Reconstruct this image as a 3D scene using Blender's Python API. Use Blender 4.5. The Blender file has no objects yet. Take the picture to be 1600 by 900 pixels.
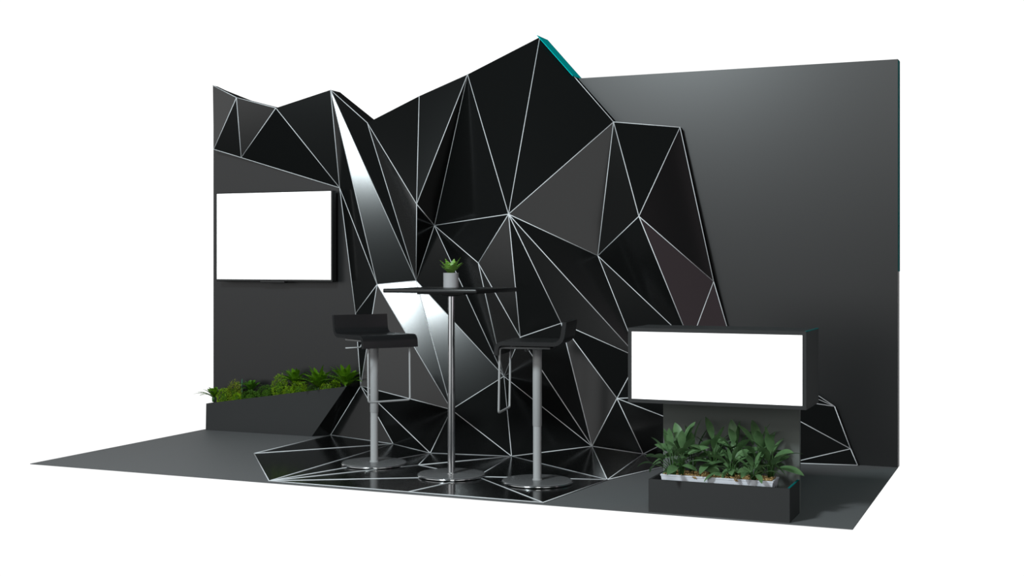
import bpy, bmesh, math, random
from mathutils import Vector, Matrix
random.seed(7)
SC = bpy.context.scene
COL = SC.collection

# ------------------------------------------------------------------ camera
F_PX, YAW, CX, YH = 1979.7321, -0.3998, 800.0, 411.3273
CAM = Vector((5.8472, -8.0647, 1.25))
cd = bpy.data.cameras.new('camera')
cam = bpy.data.objects.new('camera', cd)
COL.objects.link(cam)
cam.location = CAM
cam.rotation_euler = (math.pi / 2, 0, -YAW)
cd.sensor_width = 36.0
cd.lens = F_PX / 1600 * 36.0
cd.shift_y = -(450 - YH) / 1600
cd.clip_end = 200
SC.camera = cam

SC.view_settings.view_transform = 'Standard'
SC.view_settings.look = 'None'
SC.view_settings.gamma = 1.0
SC.view_settings.exposure = 0.0
SC.view_settings.use_curve_mapping = False

# ------------------------------------------------------------------ studio surroundings (world) and lamps
def make_world():
    w = bpy.data.worlds.new('studio')
    SC.world = w
    w.use_nodes = True
    nt = w.node_tree
    nt.nodes.clear()
    N, L = nt.nodes.new, nt.links.new
    tc = N('ShaderNodeTexCoord')
    sep = N('ShaderNodeSeparateXYZ')
    L(tc.outputs['Generated'], sep.inputs[0])
    X, Y, Z = sep.outputs

    def ramp(src, a, b, c=None, d=None):
        m = N('ShaderNodeMapRange'); m.interpolation_type = 'SMOOTHSTEP'
        L(src, m.inputs['Value']); m.inputs['From Min'].default_value = a; m.inputs['From Max'].default_value = b
        if c is None:
            return m.outputs[0]
        m2 = N('ShaderNodeMapRange'); m2.interpolation_type = 'SMOOTHSTEP'
        L(src, m2.inputs['Value']); m2.inputs['From Min'].default_value = c; m2.inputs['From Max'].default_value = d
        m2.inputs['To Min'].default_value = 1; m2.inputs['To Max'].default_value = 0
        return mul(m.outputs[0], m2.outputs[0])

    def mul(a, b):
        m = N('ShaderNodeMath'); m.operation = 'MULTIPLY'
        for i, v in enumerate((a, b)):
            if isinstance(v, (int, float)): m.inputs[i].default_value = v
            else: L(v, m.inputs[i])
        return m.outputs[0]

    def tint(fac, rgb):
        v = N('ShaderNodeVectorMath'); v.operation = 'SCALE'
        v.inputs[0].default_value = rgb
        L(fac, v.inputs['Scale'])
        return v.outputs[0]

    def add(a, b):
        v = N('ShaderNodeVectorMath'); v.operation = 'ADD'
        L(a, v.inputs[0]); L(b, v.inputs[1])
        return v.outputs[0]
    # white backdrop behind the stand
    back = mul(ramp(Y, 0.30, 0.42), mul(ramp(X, 0.14, 0.26), 1.0))
    xm = N('ShaderNodeMapRange'); xm.interpolation_type = 'SMOOTHSTEP'
    L(X, xm.inputs['Value']); xm.inputs['From Min'].default_value = 0.14; xm.inputs['From Max'].default_value = 0.3
    xm.inputs['To Min'].default_value = 1; xm.inputs['To Max'].default_value = 0
    zm = N('ShaderNodeMapRange'); zm.interpolation_type = 'SMOOTHSTEP'
    L(Z, zm.inputs['Value']); zm.inputs['From Min'].default_value = 0.38; zm.inputs['From Max'].default_value = 0.6
    zm.inputs['To Min'].default_value = 1; zm.inputs['To Max'].default_value = 0
    back = mul(mul(ramp(Y, 0.30, 0.42), xm.outputs[0]), zm.outputs[0])
    # grey glow added in front of the stand, on the left, for facet reflections
    band = mul(ramp(Z, -0.13, -0.05, 0.25, 0.42), mul(ramp(X, -0.97, -0.85, -0.12, 0.06), ramp(Y, -1.5, -1.4, -0.3, -0.05)))
    side = mul(ramp(Z, -0.13, -0.05, 0.35, 0.5), mul(ramp(X, 0.60, 0.72), ramp(Y, -0.40, -0.28, -0.05, 0.05)))  # reddish glow added on the right, turns some facets brown
    side2 = mul(ramp(Z, -0.13, -0.05, 0.35, 0.5), mul(ramp(X, 0.60, 0.72), ramp(Y, -0.85, -0.75, -0.40, -0.28)))  # neutral glow added on the right for a grey facet reflection
    dim = N('ShaderNodeRGB'); dim.outputs[0].default_value = (0.035, 0.04, 0.042, 1)
    col = add(add(tint(back, (1.02, 1.02, 1.02)), tint(band, (BAND, BAND, BAND))), add(add(tint(side, (0.66, 0.50, 0.56)), tint(side2, (1.1, 1.1, 1.1))), dim.outputs[0]))
    bg = N('ShaderNodeBackground'); L(col, bg.inputs[0]); bg.inputs[1].default_value = 1.0
    out = N('ShaderNodeOutputWorld'); L(bg.outputs[0], out.inputs[0])

BAND = 1.3
make_world()

def area(name, loc, target, size, power, color, size_y=None):
    ld = bpy.data.lights.new(name, 'AREA')
    ld.energy = power; ld.color = color; ld.size = size
    if size_y: ld.shape = 'RECTANGLE'; ld.size_y = size_y
    o = bpy.data.objects.new(name, ld); COL.objects.link(o)
    o.location = loc
    o.rotation_euler = (Vector(target) - Vector(loc)).to_track_quat('-Z', 'Y').to_euler()
    return o
area('key_softbox', (1.7, -7.0, 5.0), (2.2, 0, 1.0), 0.95, 400, (0.86, 0.97, 1.0))
area('added_fill', (6.0, -7.6, 3.8), (3.2, -0.5, 0.8), 1.3, 85, (0.98, 1.0, 0.97))  # added lamp with no known source, brightens the display stand's panel
area('teal_back_light', (8.0, 3.2, 4.2), (4.6, -0.5, 1.2), 1.2, 20, (0.05, 0.75, 0.75))

# ------------------------------------------------------------------ pixel -> point helpers (for measuring only)
FW = Vector((math.sin(YAW), math.cos(YAW), 0)); RT = Vector((math.cos(YAW), -math.sin(YAW), 0))
def ray(u, v): return FW + RT * ((u - CX) / F_PX) + Vector((0, 0, (YH - v) / F_PX))
def at_z(u, v, z=0.0):
    d = ray(u, v); return CAM + d * ((z - CAM.z) / d.z)
def at_y(u, v, y=0.0):
    d = ray(u, v); return CAM + d * ((y - CAM.y) / d.y)

# ------------------------------------------------------------------ materials
def mat(name, col, rough=0.5, metal=0.0, spec=0.5, emit=None, noise=None, bump=None, coat=0.0):
    m = bpy.data.materials.new(name); m.use_nodes = True
    nt = m.node_tree; b = nt.nodes['Principled BSDF']
    b.inputs['Base Color'].default_value = (*col, 1)
    b.inputs['Roughness'].default_value = rough
    b.inputs['Metallic'].default_value = metal
    b.inputs['Specular IOR Level'].default_value = spec
    if coat: b.inputs['Coat Weight'].default_value = coat; b.inputs['Coat Roughness'].default_value = 0.1
    if emit:
        b.inputs['Emission Color'].default_value = (*emit[:3], 1); b.inputs['Emission Strength'].default_value = emit[3]
    tc = None
    if noise or bump:
        tc = nt.nodes.new('ShaderNodeTexCoord')
    if noise:
        sc, col2, lo, hi = noise
        n = nt.nodes.new('ShaderNodeTexNoise'); n.inputs['Scale'].default_value = sc; n.inputs['Detail'].default_value = 4
        nt.links.new(tc.outputs['Object'], n.inputs['Vector'])
        r = nt.nodes.new('ShaderNodeMapRange'); r.inputs['From Min'].default_value = lo; r.inputs['From Max'].default_value = hi
        nt.links.new(n.outputs['Fac'], r.inputs['Value'])
        mx = nt.nodes.new('ShaderNodeMix'); mx.data_type = 'RGBA'
        mx.inputs[6].default_value = (*col, 1); mx.inputs[7].default_value = (*col2, 1)
        nt.links.new(r.outputs[0], mx.inputs[0]); nt.links.new(mx.outputs[2], b.inputs['Base Color'])
    if bump:
        sc, st = bump
        n = nt.nodes.new('ShaderNodeTexNoise'); n.inputs['Scale'].default_value = sc
        nt.links.new(tc.outputs['Object'], n.inputs['Vector'])
        bp = nt.nodes.new('ShaderNodeBump'); bp.inputs['Strength'].default_value = st; bp.inputs['Distance'].default_value = 0.002
        nt.links.new(n.outputs['Fac'], bp.inputs['Height']); nt.links.new(bp.outputs[0], b.inputs['Normal'])
    return m

M = dict(
    wall=mat('matte_black_wall', (0.012, 0.012, 0.0125), 0.36, spec=0.5),
    case=mat('matte_dark_board', (0.041, 0.0415, 0.042), 0.6, spec=0.14),
    panel=mat('bounce_tinted_board', (0.150, 0.162, 0.152), 0.55, spec=0.2),  # dark board lightened, green bounce from the leaves put into its colour
    teal_dark=mat('dark_teal_reflection', (0.003, 0.16, 0.16), 0.6, spec=0.05),  # dim teal light reflected on dark edges, put into the colour
    carpet=mat('grey_carpet', (0.140, 0.141, 0.143), 0.65, spec=0.15, noise=(900, (0.160, 0.161, 0.163), 0.35, 0.65)),
    gloss=mat('black_gloss', (0.0060, 0.0064, 0.0063), 0.15, spec=0.5),
    ret=mat('black_return', (0.004, 0.004, 0.004), 0.8, spec=0.03),
    seam=mat('pale_trim', (0.75, 0.77, 0.79), 0.35),
    teal=mat('teal_reflection', (0.003, 0.62, 0.62), 0.6, spec=0.0),  # bright teal reflection on the peak's edge, painted as base colour
    screen=mat('lit_screen', (0.8, 0.8, 0.8), 0.4, spec=0.1, emit=(1, 1, 1, 1.05)),
    tv=mat('black_plastic', (0.012, 0.012, 0.012), 0.35, spec=0.4),
    leather=mat('black_leather', (0.0125, 0.0128, 0.0135), 0.36, spec=0.42, bump=(260, 0.06)),
    steel=mat('polished_steel', (0.62, 0.63, 0.64), 0.16, metal=1.0),
    satin=mat('satin_grey_metal', (0.42, 0.425, 0.43), 0.42, metal=0.0, spec=0.5),
    disc=mat('brushed_disc', (0.15, 0.15, 0.153), 0.22, metal=0.0, spec=0.6),
    top=mat('black_laminate', (0.014, 0.0145, 0.015), 0.3),
    pot=mat('grey_ceramic', (0.36, 0.36, 0.37), 0.55, spec=0.3),
    tray=mat('pale_grey_plastic', (0.72, 0.74, 0.80), 0.5, spec=0.3),
    dark=mat('dark_slot', (0.006, 0.006, 0.006), 0.7, spec=0.1),
    soil=mat('dark_soil', (0.02, 0.016, 0.012), 0.9, spec=0.1, noise=(60, (0.008, 0.006, 0.004), 0.4, 0.6)),
    gravel=mat('tan_gravel', (0.52, 0.35, 0.16), 0.85, spec=0.2, noise=(150, (0.34, 0.22, 0.09), 0.4, 0.6)),
)

def leaf_mat(name, c1, c2, scale=30, rough=0.45, spec=0.4, trans=0.15, stripes=None):
    m = mat(name, c1, rough, spec=spec, noise=(scale, c2, 0.35, 0.65))
    nt = m.node_tree; b = nt.nodes['Principled BSDF']
    out = nt.nodes['Material Output']
    src = b.inputs['Base Color'].links[0].from_socket
    if stripes:
        uv = nt.nodes.new('ShaderNodeUVMap')
        w = nt.nodes.new('ShaderNodeTexWave'); w.inputs['Scale'].default_value = stripes[0]; w.inputs['Distortion'].default_value = 2.0
        w.bands_direction = 'Y'
        nt.links.new(uv.outputs[0], w.inputs['Vector'])
        rr = nt.nodes.new('ShaderNodeMapRange'); rr.inputs['From Min'].default_value = .8; rr.inputs['From Max'].default_value = .98
        nt.links.new(w.outputs['Fac'], rr.inputs['Value'])
        mx = nt.nodes.new('ShaderNodeMix'); mx.data_type = 'RGBA'
        nt.links.new(rr.outputs[0], mx.inputs[0]); nt.links.new(src, mx.inputs[6]); mx.inputs[7].default_value = (*stripes[1], 1)
        src = mx.outputs[2]; nt.links.new(src, b.inputs['Base Color'])
    if trans:
        t = nt.nodes.new('ShaderNodeBsdfTranslucent'); nt.links.new(src, t.inputs[0])
        ms = nt.nodes.new('ShaderNodeMixShader'); ms.inputs[0].default_value = trans
        nt.links.new(b.outputs[0], ms.inputs[1]); nt.links.new(t.outputs[0], ms.inputs[2]); nt.links.new(ms.outputs[0], out.inputs[0])
    return m
M['fern'] = leaf_mat('fern_green', (0.09, 0.25, 0.008), (0.15, 0.34, 0.012), 40)
M['fern_dark'] = leaf_mat('fern_dark_green', (0.05, 0.17, 0.01), (0.09, 0.24, 0.015), 40)
M['lime'] = leaf_mat('lime_leaf', (0.30, 0.52, 0.010), (0.20, 0.38, 0.010), 60)
M['moss'] = leaf_mat('mossy_leaf', (0.2, 0.38, 0.02), (0.32, 0.5, 0.02), 50)
M['deep'] = leaf_mat('deep_green_leaf', (0.06, 0.16, 0.016), (0.1, 0.23, 0.02), 50)
M['rosy'] = leaf_mat('rosy_leaf', (0.20, 0.36, 0.015), (0.30, 0.28, 0.04), 45)
M['twig'] = mat('green_twigs', (0.03, 0.07, 0.01), 0.95, spec=0.0, noise=(90, (0.06, 0.13, 0.015), 0.4, 0.6))
M['blue'] = leaf_mat('blue_green_leaf', (0.05, 0.16, 0.09), (0.08, 0.2, 0.12), 40)
M['broad'] = leaf_mat('broad_leaf', (0.095, 0.195, 0.08), (0.14, 0.26, 0.11), 25, rough=0.42, trans=0.2)
M['stem'] = leaf_mat('green_stem', (0.03, 0.09, 0.02), (0.05, 0.12, 0.03), 30, trans=0)
M['potleaf'] = leaf_mat('veined_leaf', (0.09, 0.27, 0.015), (0.14, 0.36, 0.02), 30, rough=0.35, stripes=(2.2, (0.45, 0.55, 0.25)))

# ------------------------------------------------------------------ object helpers
def tag(o, label=None, cat=None, group=None, kind=None):
    if label: o['label'] = label
    if cat: o['category'] = cat
    if group: o['group'] = group
    if kind: o['kind'] = kind
    return o

def thing(name, label, cat, loc=(0, 0, 0), rz=0.0, group=None):
    o = bpy.data.objects.new(name, None); COL.objects.link(o)
    o.empty_display_size = 0.1
    o.location = loc; o.rotation_euler = (0, 0, rz)
    return tag(o, label, cat, group)

def obj(name, bm, m, parent=None, smooth=False):
    bmesh.ops.recalc_face_normals(bm, faces=bm.faces)
    me = bpy.data.meshes.new(name)
    bm.to_mesh(me); bm.free()
    ms = m if isinstance(m, (list, tuple)) else [m]
    for x in ms: me.materials.append(x)
    if smooth:
        for p in me.polygons: p.use_smooth = True
    o = bpy.data.objects.new(name, me); COL.objects.link(o)
    if parent: o.parent = parent
    return o

def copy_tree(o, parent=None):
    c = o.copy(); COL.objects.link(c)
    if parent: c.parent = parent
    for ch in list(o.children): copy_tree(ch, c)
    return c

def bm_new(): return bmesh.new()

def box(bm, x0, x1, y0, y1, z0, z1, bev=0.0, seg=2):
    vs = [bm.verts.new((x, y, z)) for x in (x0, x1) for y in (y0, y1) for z in (z0, z1)]
    fs = [(0, 1, 3, 2), (4, 6, 7, 5), (0, 4, 5, 1), (2, 3, 7, 6), (0, 2, 6, 4), (1, 5, 7, 3)]
    faces = [bm.faces.new([vs[i] for i in f]) for f in fs]
    if bev:
        es = set(e for f in faces for e in f.edges)
        bmesh.ops.bevel(bm, geom=list(es), offset=bev, segments=seg, affect='EDGES', profile=0.5)
    return bm

def prism(bm, pts, off):
    """closed solid: polygon pts pushed along vector off"""
    a = [bm.verts.new(p) for p in pts]; b = [bm.verts.new(Vector(p) + Vector(off)) for p in pts]
    n = len(pts)
    bm.faces.new(a); bm.faces.new(b[::-1])
    for i in range(n):
        j = (i + 1) % n
        bm.faces.new((a[i], b[i], b[j], a[j]))
    return bm

def tube(bm, pts, r, n=10, cap=True, closed=False):
    pts = [Vector(p) for p in pts]
    rings = []
    K = len(pts)
    up = None
    for i, p in enumerate(pts):
        if closed: t = (pts[(i + 1) % K] - pts[i - 1]).normalized()
        elif i == 0: t = (pts[1] - p).normalized()
        elif i == K - 1: t = (p - pts[i - 1]).normalized()
        else: t = ((pts[i + 1] - p).normalized() + (p - pts[i - 1]).normalized()).normalized()
        if up is None:
            up = Vector((0, 0, 1)) if abs(t.z) < .9 else Vector((0, 1, 0))
        a = (up - t * up.dot(t)).normalized(); b = t.cross(a); up = a
        rr = r[i] if isinstance(r, (list, tuple)) else r
        rings.append([bm.verts.new(p + (a * math.cos(2 * math.pi * k / n) + b * math.sin(2 * math.pi * k / n)) * rr) for k in range(n)])
    m = K if closed else K - 1
    for i in range(m):
        A, B = rings[i], rings[(i + 1) % K]
        for k in range(n):
            l = (k + 1) % n
            bm.faces.new((A[k], A[l], B[l], B[k]))
    if cap and not closed:
        bm.faces.new(rings[0][::-1]); bm.faces.new(rings[-1])
    return bm

def round_path(pts, rad, seg=6):
    """polyline with rounded corners"""
    pts = [Vector(p) for p in pts]; out = [pts[0]]
    for i in range(1, len(pts) - 1):
        p = pts[i]; a = pts[i - 1] - p; b = pts[i + 1] - p
        la, lb = a.length, b.length; a.normalize(); b.normalize()
        t = min(rad, la * .49, lb * .49)
        p0, p1 = p + a * t, p + b * t
        for k in range(seg + 1):
            s = k / seg
            out.append(p0.lerp(p, s).lerp(p.lerp(p1, s), s))
    out.append(pts[-1])
    return out

def lathe(bm, prof, n=48):
    rings = []
    for r, z in prof:
        if r < 1e-6: rings.append([bm.verts.new((0, 0, z))])
        else: rings.append([bm.verts.new((r * math.cos(2 * math.pi * k / n), r * math.sin(2 * math.pi * k / n), z)) for k in range(n)])
    for A, B in zip(rings, rings[1:]):
        for k in range(n):
            l = (k + 1) % n
            if len(A) == 1 and len(B) == 1: continue
            if len(A) == 1: bm.faces.new((A[0], B[l], B[k]))
            elif len(B) == 1: bm.faces.new((A[k], A[l], B[0]))
            else: bm.faces.new((A[k], A[l], B[l], B[k]))
    return bm

def shade_flat_caps(o, ang=35):
    """smooth shading kept below an angle, sharp above it"""
    me = o.data
    for p in me.polygons: p.use_smooth = True
    bm = bmesh.new(); bm.from_mesh(me)
    for e in bm.edges:
        if len(e.link_faces) == 2 and e.calc_face_angle(0) > math.radians(ang): e.smooth = False
    bm.to_mesh(me); bm.free()
    return o

# ------------------------------------------------------------------ the rock wall's corner points (photo bearing + own distance from the wall)
VX = dict(A=(332.6,133.6),B=(369.5,152.5),C=(431,168.8),D=(516.5,140.5),E=(574,192),F=(655,150.2),P=(730.6,116.3),R=(843.6,58),S=(958.8,190.6),XE=(1062.5,199),
 G=(334,233.3),H=(377,246.3),I=(530.8,293.6),M=(555.6,490),J=(651,319),K=(650.2,438.7),N=(589.3,444.5),L=(678.8,352.3),Q=(794.6,334.7),T=(747.4,411),Z=(934.2,399.6),
 DD=(998.3,338),EE=(1115,440),II=(1141,528),CC=(1079,536.5),BB=(998,559),FF=(1304,635),GG=(1329,701.3),HH=(1340,727),JJ=(1170,615),KK=(1085,669),PP=(1234,723.4),OO=(1066,722.6),
 U=(812.8,527),X=(877,505),W=(787.5,588),QQ=(705.3,640),RR=(563.6,603),AA=(964,622.5),NN=(925,697.3),LL=(1005,709.3),
 VV=(516.7,679.7),TT=(614.5,693.7),SS=(672.3,708),UU=(799.4,713),WA=(397,708.5),WB=(417,752.4),XA=(653.7,726.7),XC=(745,744.7),XD=(635,769.5),XB=(846.5,786.2),MM=(949,749.5))
DEPTH = dict(II=.02, FF=.04, GG=.03, M=.012)
DEPTH.update({'XE': 0.046, 'EE': 0.06, 'RR': 0.13, 'A': 0.061, 'B': 0.106, 'C': 0.172, 'D': 0.044, 'E': 0.125, 'F': 0.149, 'P': 0.077, 'R': 0.049, 'S': 0.086, 'G': 0.068, 'H': 0.04, 'I': 0.006, 'J': 0.334, 'K': 0.03, 'N': 0.117, 'L': 0.072, 'Q': 0.502, 'T': 0.388, 'Z': 0.16, 'DD': 0.443, 'U': 0.48, 'W': 0.03, 'X': 0.4, 'BB': 0.169, 'CC': 0.251, 'QQ': 0.179, 'AA': 0.384, 'NN': 0.426, 'LL': 0.349, 'JJ': 0.158, 'KK': 0.397})
ON_FLOOR = 'VV TT SS UU WA WB XA XC XD XB MM OO PP HH'.split()
WALL_F = 'A B G;B G H;B C H;C I H;C D I;D N I;D K N;D E K;E J K;E F J;F P J;P L J;P Q L;P R Q;R S Q;S Z Q;S DD Z;S XE DD;XE EE DD;Z DD CC;DD EE CC;Z CC BB;Q Z BB;Q BB X;Q X U;Q U T;Q T L;L T W;L W K;J L K;T U W;W U NN;U X NN;X AA NN;X BB AA;W NN UU;W UU QQ;K W QQ;N K QQ;N QQ RR;QQ UU SS;RR QQ SS;RR SS TT;RR TT VV;I N M;M N RR;EE II CC;II FF CC;CC FF JJ;BB CC JJ;BB JJ AA;AA KK LL;AA LL NN;AA JJ KK;FF GG JJ;JJ GG PP;JJ PP KK;KK PP OO;KK OO LL;GG HH PP;UU NN MM;NN LL MM;LL OO MM'
FLOOR_F = 'VV TT WA;WA TT WB;TT SS WB;SS XA WB;XA XC WB;WB XC XD;XD XC XB;SS UU XA;UU XC XA;UU MM XC;XC MM XB'
VP = {}
for k, (u, v) in VX.items():
    VP[k] = at_z(u, v, 0.004) if k in ON_FLOOR else at_y(u, v, -DEPTH[k])
for k in ('WB', 'XD', 'XB'): VP[k].y = max(VP[k].y, -1.925)
TOP_LINE = 'A B C D E F P R S'.split()

# ------------------------------------------------------------------ SETTING: floor, back wall
XR, YF = 5.004, -1.953
bm = bm_new(); box(bm, 0, XR, YF, 0.0, -0.004, 0.0)
tag(obj('floor', bm, M['carpet']), kind='structure')

WT = 0.09
R_, S_ = VP['R'], VP['S']
tt = (R_.z - 2.5) / (R_.z - S_.z)
cut = R_.lerp(S_, tt)
prof = [(0, -0.004)] + [(VP[k].x, VP[k].z) for k in TOP_LINE[:-1]] + [(cut.x, 2.5), (XR, 2.5), (XR, -0.004)]
XL = min(VP['A'].x, at_y(333.5, 400, 0).x)
prof[0] = (XL, -0.004); prof[1] = (XL, VP['A'].z)
bm = bm_new(); prism(bm, [(x, 0.0, z) for x, z in prof], (0, WT, 0))
wb = tag(obj('wall_back', bm, [M['wall'], M['ret']]), kind='structure')
for p in wb.data.polygons:
    if p.normal.z > .1: p.material_index = 1
# reflected teal light painted as strips: wall end and sloping edge of the peak
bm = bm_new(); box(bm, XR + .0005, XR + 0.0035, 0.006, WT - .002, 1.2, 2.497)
tag(obj('teal_sheen_1', bm, M['teal_dark']), kind='structure')
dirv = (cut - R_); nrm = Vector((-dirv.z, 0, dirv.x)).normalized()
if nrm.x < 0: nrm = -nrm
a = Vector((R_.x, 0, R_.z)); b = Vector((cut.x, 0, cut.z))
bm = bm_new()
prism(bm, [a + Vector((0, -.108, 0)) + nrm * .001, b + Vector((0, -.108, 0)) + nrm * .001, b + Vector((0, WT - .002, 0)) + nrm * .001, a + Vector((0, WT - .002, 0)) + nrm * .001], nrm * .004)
tag(obj('teal_sheen_2', bm, M['teal']), kind='structure')

# ------------------------------------------------------------------ the faceted rock wall
rock = thing('faceted_rock_wall', 'tall black glossy faceted rock wall with white seams, spilling over the floor', 'wall cladding', (2.2, 0, 0))
inv = Vector((2.2, 0, 0))
def facet_panel(keys, name, thick):
    p = [VP[k] - inv for k in keys]
    n = (p[1] - p[0]).cross(p[2] - p[0]).normalized()
    m = (p[0] + p[1] + p[2]) / 3 + inv
    if n.dot(CAM - m) < 0: n = -n
    bm = bm_new(); prism(bm, p, -n * thick)
    return obj(name, bm, M['gloss'], rock)
for f in WALL_F.split(';'): facet_panel(f.split(), 'facet_panel', 0.004)
for f in FLOOR_F.split(';'): facet_panel(f.split(), 'floor_panel', 0.0035)
def seams(fs, skip=()):
    es = set()
    for f in fs.split(';'):
        k = f.split()
        for i in range(3): es.add(tuple(sorted((k[i], k[(i + 1) % 3]))))
    bm = bm_new()
    for a, b in sorted(es):
        if (a, b) in skip or (b, a) in skip: continue
        tube(bm, [VP[a] - inv, VP[b] - inv], 0.003, 6)
    return bm
SKIP = {tuple(sorted(s.split())) for s in ('C D', 'E F', 'F P', 'P R', 'A G')}
obj('seam_trim', seams(WALL_F, SKIP), M['seam'], rock, True)
obj('floor_seam_trim', seams(FLOOR_F), M['seam'], rock, True)
# the return that closes the outline back to the wall
bm = bm_new()
loop = 'VV RR M I H G A B C D E F P R S XE EE II FF GG HH'.split()
for a, b in zip(loop, loop[1:]):
    p, q = VP[a] - inv, VP[b] - inv
    p2, q2 = Vector((p.x, -.001, p.z)), Vector((q.x, -.001, q.z))
    vs = [bm.verts.new(x) for x in (p, q, q2, p2)]
    bm.faces.new(vs)
bmesh.ops.remove_doubles(bm, verts=bm.verts, dist=1e-5)
ret = obj('edge_return', bm, M['ret'], rock)

# ------------------------------------------------------------------ wall television
tx0, tx1, tz0, tz1, ty = 0.043, 1.058, 1.113, 1.781, -0.085
tv = thing('wall_television', 'wall-mounted flat television with a blank white screen on the dark left wall', 'television', ((tx0 + tx1) / 2, -0.001, tz0))
def rel(o): return Vector(o.location)
cx, cz = tv.location.x, tv.location.z
bm = bm_new(); box(bm, tx0 - cx, tx1 - cx, ty, -0.03, 0, tz1 - tz0, .004); obj('housing', bm, M['tv'], tv)
bm = bm_new(); box(bm, tx0 - cx + .006, tx1 - cx - .012, ty - .0035, ty + .001, .017, tz1 - tz0 - .006); obj('screen', bm, M['screen'], tv)['label'] = 'glowing white screen'
bm = bm_new(); box(bm, -.115, .10, ty - .004, -.04, -.008, .0125, .003); obj('sensor_bar', bm, M['tv'], tv)
bm = bm_new(); box(bm, -.2, .2, -.034, 0.0, .18, .5, .003); obj('wall_bracket', bm, M['tv'], tv)

# ------------------------------------------------------------------ wedge planter along the left wall
pb = thing('wedge_planter', 'long black wedge-shaped planter rising to the right under the television', 'planter', (0.03, -0.11, 0))
o = Vector((0.03, -0.11, 0))
y0, y1 = -.205, -.008
fl, fr, ftl, ftr = Vector((.032, y0, 0)), Vector((.957, y0, 0)), Vector((.036, y0, .198)), Vector((1.245, y0, .372))
bl, br, btl, btr = [Vector((p.x, y1, p.z)) for p in (fl, fr, ftl, ftr)]
br.x += .05; btr.x -= .06
def quad_slab(pts, off): bm = bm_new(); prism(bm, [p - o for p in pts], off); return bm
obj('front_panel', quad_slab([fl, fr, ftr, ftl], (0, .012, 0)), M['case'], pb)
sp = lambda p: Vector((p.x, y0 + .012, p.z))
obj('side_panel', quad_slab([sp(fl), bl, btl, sp(ftl)], (.012, 0, 0)), M['case'], pb)
e0, e1 = VP['VV'].copy(), VP['RR'].copy()
e0.z = 0.0; e0.x -= .012; e1.x -= .012; e0.y -= .004; e1.y -= .006
obj('end_panel', quad_slab([fr + Vector((.0005, 0, 0)), e0, e1, ftr + Vector((.0005, 0, 0))], (-.010, 0.004, .0)), M['gloss'], pb)['label'] = 'glossy black slanting end panel'
bm = bm_new()
s0, s1 = Vector((.05, y0 + .013, .165)), Vector((1.16, y0 + .013, .325))
prism(bm, [s0 - o, s1 - o, Vector((1.12, y1 - .002, .325)) - o, Vector((.05, y1 - .002, .165)) - o], (0, 0, -.03))
obj('soil', bm, M['soil'], pb)
def soil_z(x): return .165 + (x - .05) / 1.11 * .16

# ------------------------------------------------------------------ plants
def frond(bm, base, az, length, el, droop, width, pairs=13):
    """arching fern frond: a tapering blade of overlapping leaflets with a toothed edge"""
    d = Vector((math.cos(az), math.sin(az), 0)); side = Vector((-d.y, d.x, 0))
    ce, se = math.cos(el), math.sin(el)
    P = lambda t: base + d * (length * (ce * t + .6 * droop * t * t)) + Vector((0, 0, length * (se * t - droop * t * t)))
    tube(bm, [P(i / 8) for i in range(9)], [0.0018 * (1 - .1 * i) for i in range(9)], 4)
    for i in range(1, pairs + 1):
        t = i / (pairs + .4)
        p = P(t); tg = (P(min(1, t + .03)) - P(t - .03)).normalized()
        nn = side.cross(tg)
        w = width * (math.sin(math.pi * (.12 + .86 * t)) ** .75) * random.uniform(.92, 1.08)
        for s in (-1, 1):
            tip = p + side * s * w + tg * w * .75 - nn * (.12 * w)
            h = length / pairs * .52
            a = p - tg * h; b = p + tg * h
            mid = p.lerp(tip, .6)
            vs = [bm.verts.new(x) for x in (a, mid - tg * h * .95, tip, mid + tg * h * .7, b)]
            bm.faces.new(vs)
    return bm

def fern(x, y, z, rad, height, n, m, label, seed, squash=1.0):
    random.seed(seed)
    r = thing('fern', label, 'fern', (x, y, z), 0, 'ferns in the wedge planter')
    bm = bm_new()
    for k in range(n):
        az = k * 2.39996 + random.uniform(-.2, .2)
        t = (k + .5) / n                                   # 0 upright heart, 1 outer ring
        el = math.radians(84 - 46 * t + random.uniform(-6, 6))
        L = (height * 1.12 * (1 - t) + math.hypot(rad, height * .65) * 1.1 * t) * random.uniform(.92, 1.08)
        if math.sin(az) > .3: L *= squash
        frond(bm, Vector((0, 0, 0.0)), az, L, el, .14 + .34 * t, .024 * (rad / .14) ** .5, 10)
    obj('foliage', bm, m, r)
    bm = bm_new(); lathe(bm, [(0, -.03), (.012, -.028), (.014, 0), (.008, .015), (0, .02)], 10); obj('crown', bm, M['stem'], r, True)
    return r

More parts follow.
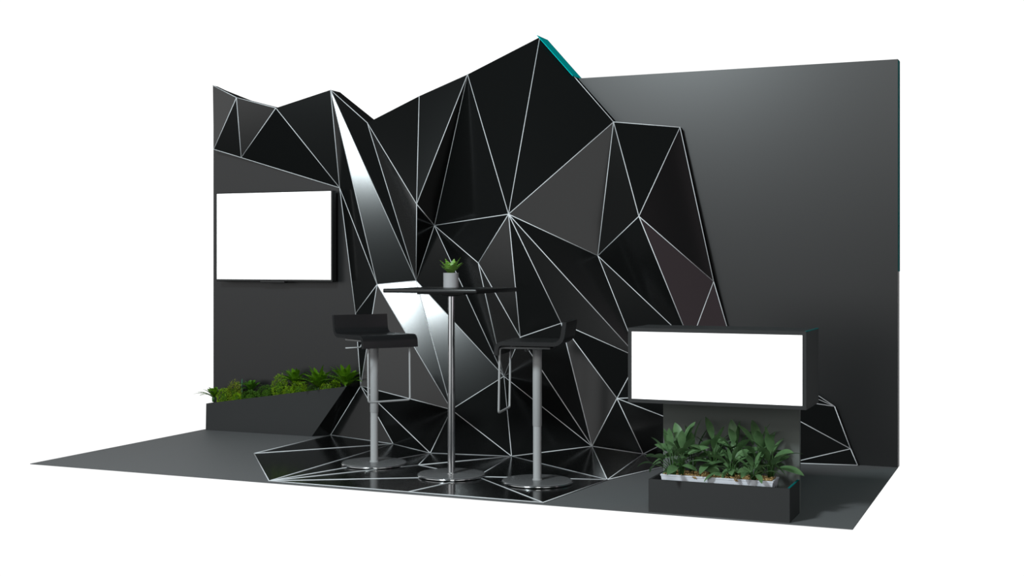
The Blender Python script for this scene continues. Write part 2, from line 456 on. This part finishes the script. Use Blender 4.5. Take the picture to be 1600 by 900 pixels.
def bush(x, y, z, rx, ry, rz, n, leaf, m, label, seed, cube=False, spiky=0.0, name='shrub'):
    """dense shrub: many small pointed leaves over a dark twig core"""
    random.seed(seed)
    r = thing(name, label, 'shrub', (x, y, z), 0, 'small shrubs in the wedge planter')
    bm = bm_new()
    for i in range(n):
        v = Vector((random.gauss(0, 1), random.gauss(0, 1), random.gauss(0, 1))).normalized()
        if cube:
            mx = max(abs(v.x), abs(v.y), abs(v.z)); v = v / mx * random.uniform(.7, 1.02)
        else:
            v = v * random.uniform(.72, 1.04) * (1 + spiky * random.random() * max(0, v.z))
        p = Vector((v.x * rx, v.y * ry, rz + v.z * rz))
        dn = (v + Vector((random.uniform(-.6, .6), random.uniform(-.6, .6), random.uniform(-.2, .8)))).normalized()
        s = dn.cross(Vector((random.random(), random.random(), random.random()))).normalized()
        up = s.cross(dn)
        l = leaf * .62 * random.uniform(.7, 1.3)
        vs = [bm.verts.new(q) for q in (p, p + dn * l * .5 + s * l * .3 + up * l * .06, p + dn * l, p + dn * l * .5 - s * l * .3 + up * l * .06)]
        bm.faces.new(vs)
    obj('foliage', bm, m, r)
    bm = bm_new()
    bmesh.ops.create_icosphere(bm, subdivisions=2, radius=1)
    for v in bm.verts: v.co = Vector((v.co.x * rx * .6, v.co.y * ry * .6, rz * .85 + v.co.z * rz * .7))
    obj('twig_core', bm, M['twig'], r, True)
    return r

def px_at(u, y): return at_y(u, 600, y).x
def P_fern(u, v, y, rad, h, n, m, label, seed, sq=1.0):
    p = at_y(u, v, y); return fern(p.x, y, p.z, rad, h, n, m, label, seed, sq)
P_fern(334, 622, -.12, .135, .075, 18, M['fern'], 'small fern hanging over the low left end of the wedge planter', 3)
P_fern(392, 611, -.10, .115, .08, 18, M['fern_dark'], 'little dark fern between the rosy shrub and the dark green mound', 5)
P_fern(461, 600, -.085, .155, .125, 24, M['fern'], 'fern standing behind the square lime shrub', 8, .5)
P_fern(498, 607, -.125, .165, .165, 30, M['fern'], 'tall upright fern just right of the square lime shrub', 11, .8)
P_fern(541, 604, -.125, .185, .16, 32, M['fern'], 'largest fern at the high right end of the wedge planter', 14, .8)
def P_bush(u, w_px, vtop, y, leaf, m, label, seed, n=1700, ry=.055, **kw):
    x = px_at(u, y); z0 = soil_z(x) - .005
    zt = at_y(u, vtop, y).z
    rz = max(.012, (zt - z0) / 2); rx = w_px * .0046 / 2
    return bush(x, y, z0, rx, ry, rz, n, leaf, m, label, seed, **kw)
P_bush(351, 26, 607, -.13, .016, M['moss'], 'pale green shrub beside the small left fern', 21)
P_bush(367, 24, 598, -.10, .018, M['rosy'], 'taller yellow-green shrub with rosy flecks near the left end', 22, spiky=.3)
P_bush(370, 16, 614, -.165, .014, M['lime'], 'tiny lime shrub at the front rim below the rosy shrub', 23, 700, ry=.03)
P_bush(391, 30, 610, -.14, .014, M['deep'], 'dark green mound under the little dark fern', 24)
P_bush(417, 32, 602, -.12, .014, M['deep'], 'widest dark green mound mid-way along the wedge planter', 25, 1900)
P_bush(437, 26, 587, -.12, .016, M['moss'], 'tall mossy shrub with pale tips left of the square lime shrub', 26, 1900, spiky=.15)
P_bush(467, 22, 597, -.15, .012, M['lime'], 'square-clipped bright lime shrub in mid planter', 27, 2200, ry=.045, cube=True)
P_bush(451, 18, 604, -.16, .013, M['moss'], 'low mossy shrub at the rim touching the square lime shrub', 28, 800, ry=.03)
P_bush(487, 16, 602, -.165, .012, M['deep'], 'low dark shrub in front of the tall upright fern', 29, 700, ry=.03)
P_bush(508, 18, 599, -.165, .012, M['moss'], 'low green shrub between the two big right ferns', 30, 700, ry=.03)
P_bush(523, 18, 595, -.15, .015, M['lime'], 'loose lime shrub beside the largest fern', 31, 700, ry=.035, spiky=.3)
# thin blue-green stalk
xx = px_at(378, -.09)
st = thing('spiky_succulent', 'thin blue-green stalk standing up behind the rosy shrub', 'succulent', (xx, -.09, soil_z(xx) - .004))
zt = at_y(378, 592, -.09).z - st.location.z
bm = bm_new(); tube(bm, [(0, 0, 0), (0, 0, zt * .6), (0.002, 0, zt)], [.006, .0075, .003], 8); obj('stalk', bm, M['blue'], st, True)
bm = bm_new()
for k in range(7):
    a = k * 2.4; h = zt * (.35 + .08 * k)
    d = Vector((math.cos(a), math.sin(a), .5))
    vs = [bm.verts.new(q) for q in (Vector((0, 0, h)), Vector((0, 0, h)) + d * .012 + Vector((-d.y, d.x, 0)) * .004, Vector((0, 0, h)) + d * .026, Vector((0, 0, h)) + d * .012 - Vector((-d.y, d.x, 0)) * .004)]
    bm.faces.new(vs)
obj('spines', bm, M['blue'], st)

# ------------------------------------------------------------------ bar stools
def make_stool(label, loc, rz):
    r = thing('bar_stool', label, 'bar stool', loc, rz, 'bar stools at the tall table')
    # local frame: +X is where the sitter faces
    bm = bm_new(); lathe(bm, [(0, 0), (.192, 0), (.199, .003), (.2005, .0065), (.2005, .011), (.197, .0155), (.192, .0165), (0, .0165)], 64)
    shade_flat_caps(obj('base_disc', bm, M['disc'], r), 50)
    bm = bm_new(); lathe(bm, [(.197, .0006), (.2022, .0012), (.2032, .0065), (.2022, .0125), (.1985, .0128)], 64)
    obj('chrome_rim', bm, M['steel'], r, True)
    bm = bm_new(); lathe(bm, [(0, .016), (.0275, .016), (.0275, .022), (.0238, .0225), (.0238, .325), (0, .325)], 28)
    shade_flat_caps(obj('lower_column', bm, M['satin'], r))
    bm = bm_new(); lathe(bm, [(0, .322), (.025, .322), (.0262, .324), (.0262, .755), (.03, .757), (.03, .772), (0, .772)], 28)
    shade_flat_caps(obj('upper_column', bm, M['satin'], r))
    # seat shell : bent slab seen from the side
    cl = round_path([(-.188, 0, .922), (-.172, 0, .797), (.193, 0, .799), (.200, 0, .733)], .055, 10)
    cl2 = [cl[0]] + cl[1:]
    hw, th = .189, .0115
    ring = []
    for i, p in enumerate(cl2):
        if i == 0: t = cl2[1] - p
        elif i == len(cl2) - 1: t = p - cl2[i - 1]
        else: t = (cl2[i + 1] - p).normalized() + (p - cl2[i - 1]).normalized()
        t.normalize(); n = Vector((t.z, 0, -t.x)) * -1
        ring.append((p, n))
    bm = bm_new(); rows = []
    for p, n in ring:
        sec = [(-hw, -th), (hw, -th), (hw, th), (-hw, th)]
        rows.append([bm.verts.new(p + Vector((0, y, 0)) + n * d) for y, d in sec])
    for A, B in zip(rows, rows[1:]):
        for k in range(4): bm.faces.new((A[k], A[(k + 1) % 4], B[(k + 1) % 4], B[k]))
    bm.faces.new(rows[0][::-1]); bm.faces.new(rows[-1])
    es = [e for e in bm.edges if len(e.link_faces) == 2 and e.calc_face_angle(0) > math.radians(50)]
    bmesh.ops.bevel(bm, geom=es, offset=.0095, segments=4, affect='EDGES', profile=.5)
    shade_flat_caps(obj('seat', bm, M['leather'], r), 60)
    # mounting plate
    bm = bm_new(); box(bm, -.11, .11, -.09, .09, .770, .7815, .003); obj('mounting_plate', bm, M['tv'], r)
    # footrest loop with arms under the seat
    y = .144; pth = [(-.10, -y, .774), (.186, -y, .774), (.192, -y, .409), (.192, y, .409), (.186, y, .774), (-.10, y, .774)]
    full = round_path(pth, .018, 5)
    bm = bm_new(); tube(bm, full, .0065, 10); obj('footrest', bm, M['satin'], r, True)
    # gas lever
    bm = bm_new(); tube(bm, round_path([(.06, -.05, .766), (.10, -.135, .766), (.10, -.15, .736), (.10, -.25, .735)], .008, 4), .0045, 8)
    obj('height_lever', bm, M['satin'], r, True)
    return r
make_stool('black leather bar stool left of the tall table, its low back towards the television', (2.005, -1.165, 0.004), -.563)
make_stool('black leather bar stool right of the tall table, seen from the side', (3.179, -1.382, 0.004), 3.331)

# ------------------------------------------------------------------ tall table
tb = thing('poseur_table', 'tall square black-topped table on a polished steel pole', 'table', (2.631, -1.365, 0.004))
bm = bm_new(); lathe(bm, [(0, 0), (.190, 0), (.197, .003), (.1985, .0065), (.1985, .011), (.195, .0155), (.19, .0165), (0, .0165)], 64)
shade_flat_caps(obj('base_disc', bm, M['disc'], tb), 50)
bm = bm_new(); lathe(bm, [(.195, .0006), (.2002, .0012), (.2012, .0065), (.2002, .0125), (.1965, .0128)], 64); obj('chrome_rim', bm, M['steel'], tb, True)
bm = bm_new(); lathe(bm, [(0, .016), (.030, .016), (.030, .02), (.0222, .0215), (.0222, .482), (0, .482)], 32); shade_flat_caps(obj('lower_pole', bm, M['steel'], tb))
bm = bm_new(); lathe(bm, [(0, .482), (.0195, .482), (.0195, 1.062), (0, 1.062)], 32); shade_flat_caps(obj('upper_pole', bm, M['steel'], tb))
bm = bm_new(); lathe(bm, [(0, 1.052), (.028, 1.052), (.085, 1.064), (.085, 1.066), (0, 1.066)], 32)
box(bm, -.15, .15, -.15, .15, 1.066, 1.0765, .002); obj('support_plate', bm, M['tv'], tb)
bm = bm_new(); box(bm, -.296, .296, -.296, .296, 1.0765, 1.1015, .007, 3); shade_flat_caps(obj('tabletop', bm, M['top'], tb), 50)

# ------------------------------------------------------------------ small plant in a grey pot on the table
def blade(bm, uvl, base, d, up, L, wid, curl, n=7, fold=.25, shape=None):
    """lance-shaped leaf : d = direction, up = its upper side"""
    d = d.normalized(); s = d.cross(up).normalized(); rows = []
    p = base.copy(); cur = d.copy(); step = L / n
    for i in range(n + 1):
        t = i / n
        w = wid * ((math.sin(math.pi * min(1, t * .93 + .07)) ** .8) if shape is None else shape(t))
        if i == n: w = .0004
        nn = s.cross(cur).normalized()
        rows.append(([bm.verts.new(p - s * w + nn * w * fold), bm.verts.new(p), bm.verts.new(p + s * w + nn * w * fold)], t))
        cur = (cur + Vector((0, 0, -curl / n))).normalized()
        s = (s - cur * s.dot(cur)).normalized()
        p = p + cur * step
    for (A, t0), (B, t1) in zip(rows, rows[1:]):
        for k in (0, 1):
            f = bm.faces.new((A[k], A[k + 1], B[k + 1], B[k])); f.smooth = True
            if uvl is not None:
                for l, (uu, vv) in zip(f.loops, ((k * .5, t0), (k * .5 + .5, t0), (k * .5 + .5, t1), (k * .5, t1))): l[uvl].uv = (uu, vv)

random.seed(4)
pt = thing('potted_plant', 'small green plant in a grey cylindrical pot on the tall table', 'potted plant', (2.628, -1.365, 1.1058))
bm = bm_new(); lathe(bm, [(0, 0), (.042, 0), (.0445, .002), (.0445, .087), (.0435, .088), (.0405, .088), (.040, .078), (0, .078)], 40); shade_flat_caps(obj('pot', bm, M['pot'], pt), 40)
bm = bm_new(); lathe(bm, [(.0398, .070), (.0398, .079), (.02, .082), (0, .083)], 24); obj('soil', bm, M['soil'], pt, True)
bm = bm_new(); uvl = bm.loops.layers.uv.new('UVMap')
spec = [(3.3, .9, .105, .017), (3.8, .75, .085, .017), (4.6, .9, .085, .018), (5.4, .75, .085, .018), (.3, 1.05, .115, .018), (.9, .8, .095, .014), (2.4, 1.0, .09, .016),
        (4.2, 1.15, .10, .016), (5.9, 1.0, .09, .016), (1.6, 1.1, .1, .015), (0.0, .72, .10, .010), (4.9, .55, .065, .017), (3.0, .65, .075, .014)]
for az, el, L, w in spec:
    el = min(1.35, el + .12); w *= 1.3
    d = Vector((math.cos(az) * math.cos(el), math.sin(az) * math.cos(el), math.sin(el)))
    up = Vector((-math.cos(az) * math.sin(el), -math.sin(az) * math.sin(el), math.cos(el)))
    blade(bm, uvl, Vector((math.cos(az) * .008, math.sin(az) * .008, .079)), d, up, L, w, .25, 6, .3)
obj('foliage', bm, M['potleaf'], pt)

# ------------------------------------------------------------------ display stand with lit box and plant trough
sx0, sx1 = 4.0, 4.705
ds = thing('display_stand', 'dark display stand with a glowing white light box over a plant trough', 'display stand', (4.352, -1.78, 0.0))
ox, oy = 4.352, -1.78
yf, yb = -1.93, -1.635
bm = bm_new()
t_ = .012
box(bm, sx0 - ox, sx1 - ox, yf - oy, yf + t_ - oy, 0, .165)
box(bm, sx0 - ox, sx0 + t_ - ox, yf + t_ - oy, yb - .03 - oy, 0, .165)
box(bm, sx1 - t_ - ox, sx1 - ox, yf + t_ - oy, yb - .03 - oy, 0, .165)
box(bm, sx0 + t_ - ox, sx1 - t_ - ox, yf + t_ - oy, yb - .03 - oy, 0.0, .012)
obj('trough', bm, M['case'], ds)
bm = bm_new(); box(bm, sx0 - ox, sx1 - ox, yb - .03 - oy, yb - oy, 0, .548); obj('back_panel', bm, M['panel'], ds)
bm = bm_new(); box(bm, sx1 - t_ - ox, sx1 - .001 - ox, yf + t_ - oy, yb - .03 - oy, .1652, .1665); obj('rim_sheen', bm, M['teal_dark'], ds)['label'] = 'dark teal reflection painted on the rim'  # teal light caught by the trough rim, painted as a thin strip
bx0, bx1, by0, by1, bz0, bz1 = 3.889, 4.782, -1.92, -1.565, .546, .923
bm = bm_new()
fr_ = .0185
W_, H_ = (bx0 - ox, bx1 - ox), (bz0, bz1)
# hollow case: four boards and a back
box(bm, W_[0], W_[1], by0 - oy, by1 - oy, bz0, bz0 + fr_)
box(bm, W_[0], W_[1], by0 - oy, by1 - oy, bz1 - fr_, bz1)
box(bm, W_[0], W_[0] + fr_, by0 - oy, by1 - oy, bz0 + fr_, bz1 - fr_)
box(bm, W_[1] - fr_, W_[1], by0 - oy, by1 - oy, bz0 + fr_, bz1 - fr_)
box(bm, W_[0] + fr_, W_[1] - fr_, by1 - .012 - oy, by1 - oy, bz0 + fr_, bz1 - fr_)
lb = obj('light_box', bm, M['case'], ds)
bm = bm_new(); box(bm, W_[1] - .006, W_[1] + .0008, by0 + .003 - oy, by1 - .002 - oy, bz1 - .004, bz1 + .0012); obj('sheen', bm, M['teal_dark'], lb)['label'] = 'dark teal reflection painted on the top edge'  # teal reflection along the box's top edge, painted as a strip
bm = bm_new(); box(bm, W_[0] + fr_ + .0005, W_[1] - fr_ - .0005, by0 + .002 - oy, by0 + .012 - oy, bz0 + fr_ + .0005, bz1 - fr_ - .0005)
sc_ = obj('screen', bm, M['screen'], lb); sc_['label'] = 'glowing white panel'

# grey plastic tray with gravel
tray = thing('planter_tray', 'pale grey plastic tray of tan gravel inside the display trough', 'planter tray', (4.33, -1.80, 0.013))
tw, td, thh = .285, .075, .172
def taper(bm, w0, d0, w1, d1, z0, z1):
    a = [bm.verts.new(p) for p in ((-w0, -d0, z0), (w0, -d0, z0), (w0, d0, z0), (-w0, d0, z0))]
    b = [bm.verts.new(p) for p in ((-w1, -d1, z1), (w1, -d1, z1), (w1, d1, z1), (-w1, d1, z1))]
    return a, b
bm = bm_new()
a, b = taper(bm, tw - .03, td - .018, tw - .0025, td - .002, 0, thh - .007)
c_, d_ = taper(bm, tw, td, tw, td, thh - .007, thh)
e_, f_ = taper(bm, tw - .02, td - .016, tw - .008, td - .008, thh - .05, thh)
bm.faces.new(a[::-1])
for A, B in ((a, b), (b, c_), (c_, d_), (d_, f_), (f_, e_)):
    for k in range(4): bm.faces.new((A[k], A[(k + 1) % 4], B[(k + 1) % 4], B[k]))
bm.faces.new(e_)
obj('tray_body', bm, M['tray'], tray)
bm = bm_new(); box(bm, tw - .0105, tw - .004, -.03, .02, thh - .060, thh - .040, .002); obj('end_slot', bm, M['dark'], tray)
random.seed(9)
bm = bm_new()
nx, ny = 60, 14
g = [[bm.verts.new((-(tw - .011) + 2 * (tw - .011) * i / nx, -(td - .010) + 2 * (td - .010) * j / ny,
      thh - .008 + random.uniform(-.003, .005) + .006 * math.sin(math.pi * j / ny) + .004 * math.sin(i * .45) * math.sin(math.pi * j / ny))) for j in range(ny + 1)] for i in range(nx + 1)]
for i in range(nx):
    for j in range(ny): bm.faces.new((g[i][j], g[i + 1][j], g[i + 1][j + 1], g[i][j + 1]))
for k in range(700):
    x, yv = random.uniform(-(tw - .012), tw - .012), random.uniform(-(td - .012), td - .012)
    res = bmesh.ops.create_icosphere(bm, subdivisions=1, radius=random.uniform(.0025, .005), matrix=Matrix.Translation((x, yv, thh - .002 + .006 * math.sin(math.pi * (yv + td) / (2 * td)) + random.uniform(-.001, .003))))
for x in (-.115, .095):     # a few stones spilled on the rim
    for k in range(6):
        bmesh.ops.create_icosphere(bm, subdivisions=1, radius=random.uniform(.003, .0045), matrix=Matrix.Translation((x + k * .003, -td - .001 + random.uniform(-.003, .002), thh - .003 - (k % 3) * .003)))
gr = obj('gravel', bm, M['gravel'], tray); gr['kind'] = 'stuff'

def leafy(label, u, v, n, height, spread, seed, lean=0.0):
    """clump of upright stems each ending in a broad pointed leaf"""
    random.seed(seed)
    p = at_z(u, v, tray.location.z + thh)
    lim = tray.location
    p.x = min(max(p.x, lim.x - tw + .03), lim.x + tw - .03); p.y = min(max(p.y, lim.y - td + .02), lim.y + td - .02)
    p.z = lim.z + thh - .004
    r = thing('leafy_plant', label, 'plant', p, 0, 'leafy plants in the display trough')
    bs, bl_ = bm_new(), bm_new()
    for k in range(n):
        t = k / max(1, n - 1)                     # 0 = inner/tall, 1 = outer/low
        az = k * 2.39996 + random.uniform(-.3, .3)
        stem_h = height * (.72 - .5 * t) * random.uniform(.85, 1.1)
        out = spread * (.08 + .42 * t) * random.uniform(.8, 1.2)
        d2 = Vector((math.cos(az), math.sin(az) * .75, 0))
        b0 = d2 * .008
        top = d2 * out + Vector((lean * .02, 0, stem_h))
        mid = b0.lerp(top, .55) + Vector((0, 0, stem_h * .12)) - d2 * out * .15
        tube(bs, [b0, mid, top], [.0028, .0022, .0016], 5)
        el = math.radians(78 - 78 * t + random.uniform(-12, 12))
        d = d2 * math.cos(el) + Vector((0, 0, math.sin(el)))
        up = -d2 * math.sin(el) + Vector((0, 0, math.cos(el)))
        tw_ = Matrix.Rotation(random.uniform(-.7, .7), 3, d)
        L = random.uniform(.085, .125) * (height / .2) ** .4
        blade(bl_, None, top, d, tw_ @ up, L, L * random.uniform(.17, .215), random.uniform(.5, 1.1), 8, random.uniform(.12, .3))
    obj('stems', bs, M['stem'], r, True)
    obj('foliage', bl_, M['broad'], r, True)
    return r
leafy('leafy plant spilling over the left end of the grey tray', 1052, 741, 15, .20, .17, 41, -1)
leafy('tall leafy plant second from the left end of the grey tray', 1064, 742, 16, .255, .12, 42)
leafy('leafy plant third from the left, behind the tan gravel strip', 1082, 738, 14, .225, .13, 43)
leafy('leafy plant left of the middle of the grey tray', 1116, 740, 16, .235, .14, 44)
leafy('short leafy plant drooping over the tray front in the middle', 1143, 745, 13, .135, .12, 45)
leafy('leafy plant just right of the middle with upright glossy leaves', 1150, 741, 16, .24, .12, 46)
leafy('tall leafy plant second from the right end of the grey tray', 1186, 744, 17, .25, .14, 47)
leafy('low leafy plant whose leaf hangs over the tray front near the right end', 1176, 750, 12, .12, .13, 48)
leafy('leafy plant at the right end of the grey tray', 1204, 747, 16, .22, .125, 49)
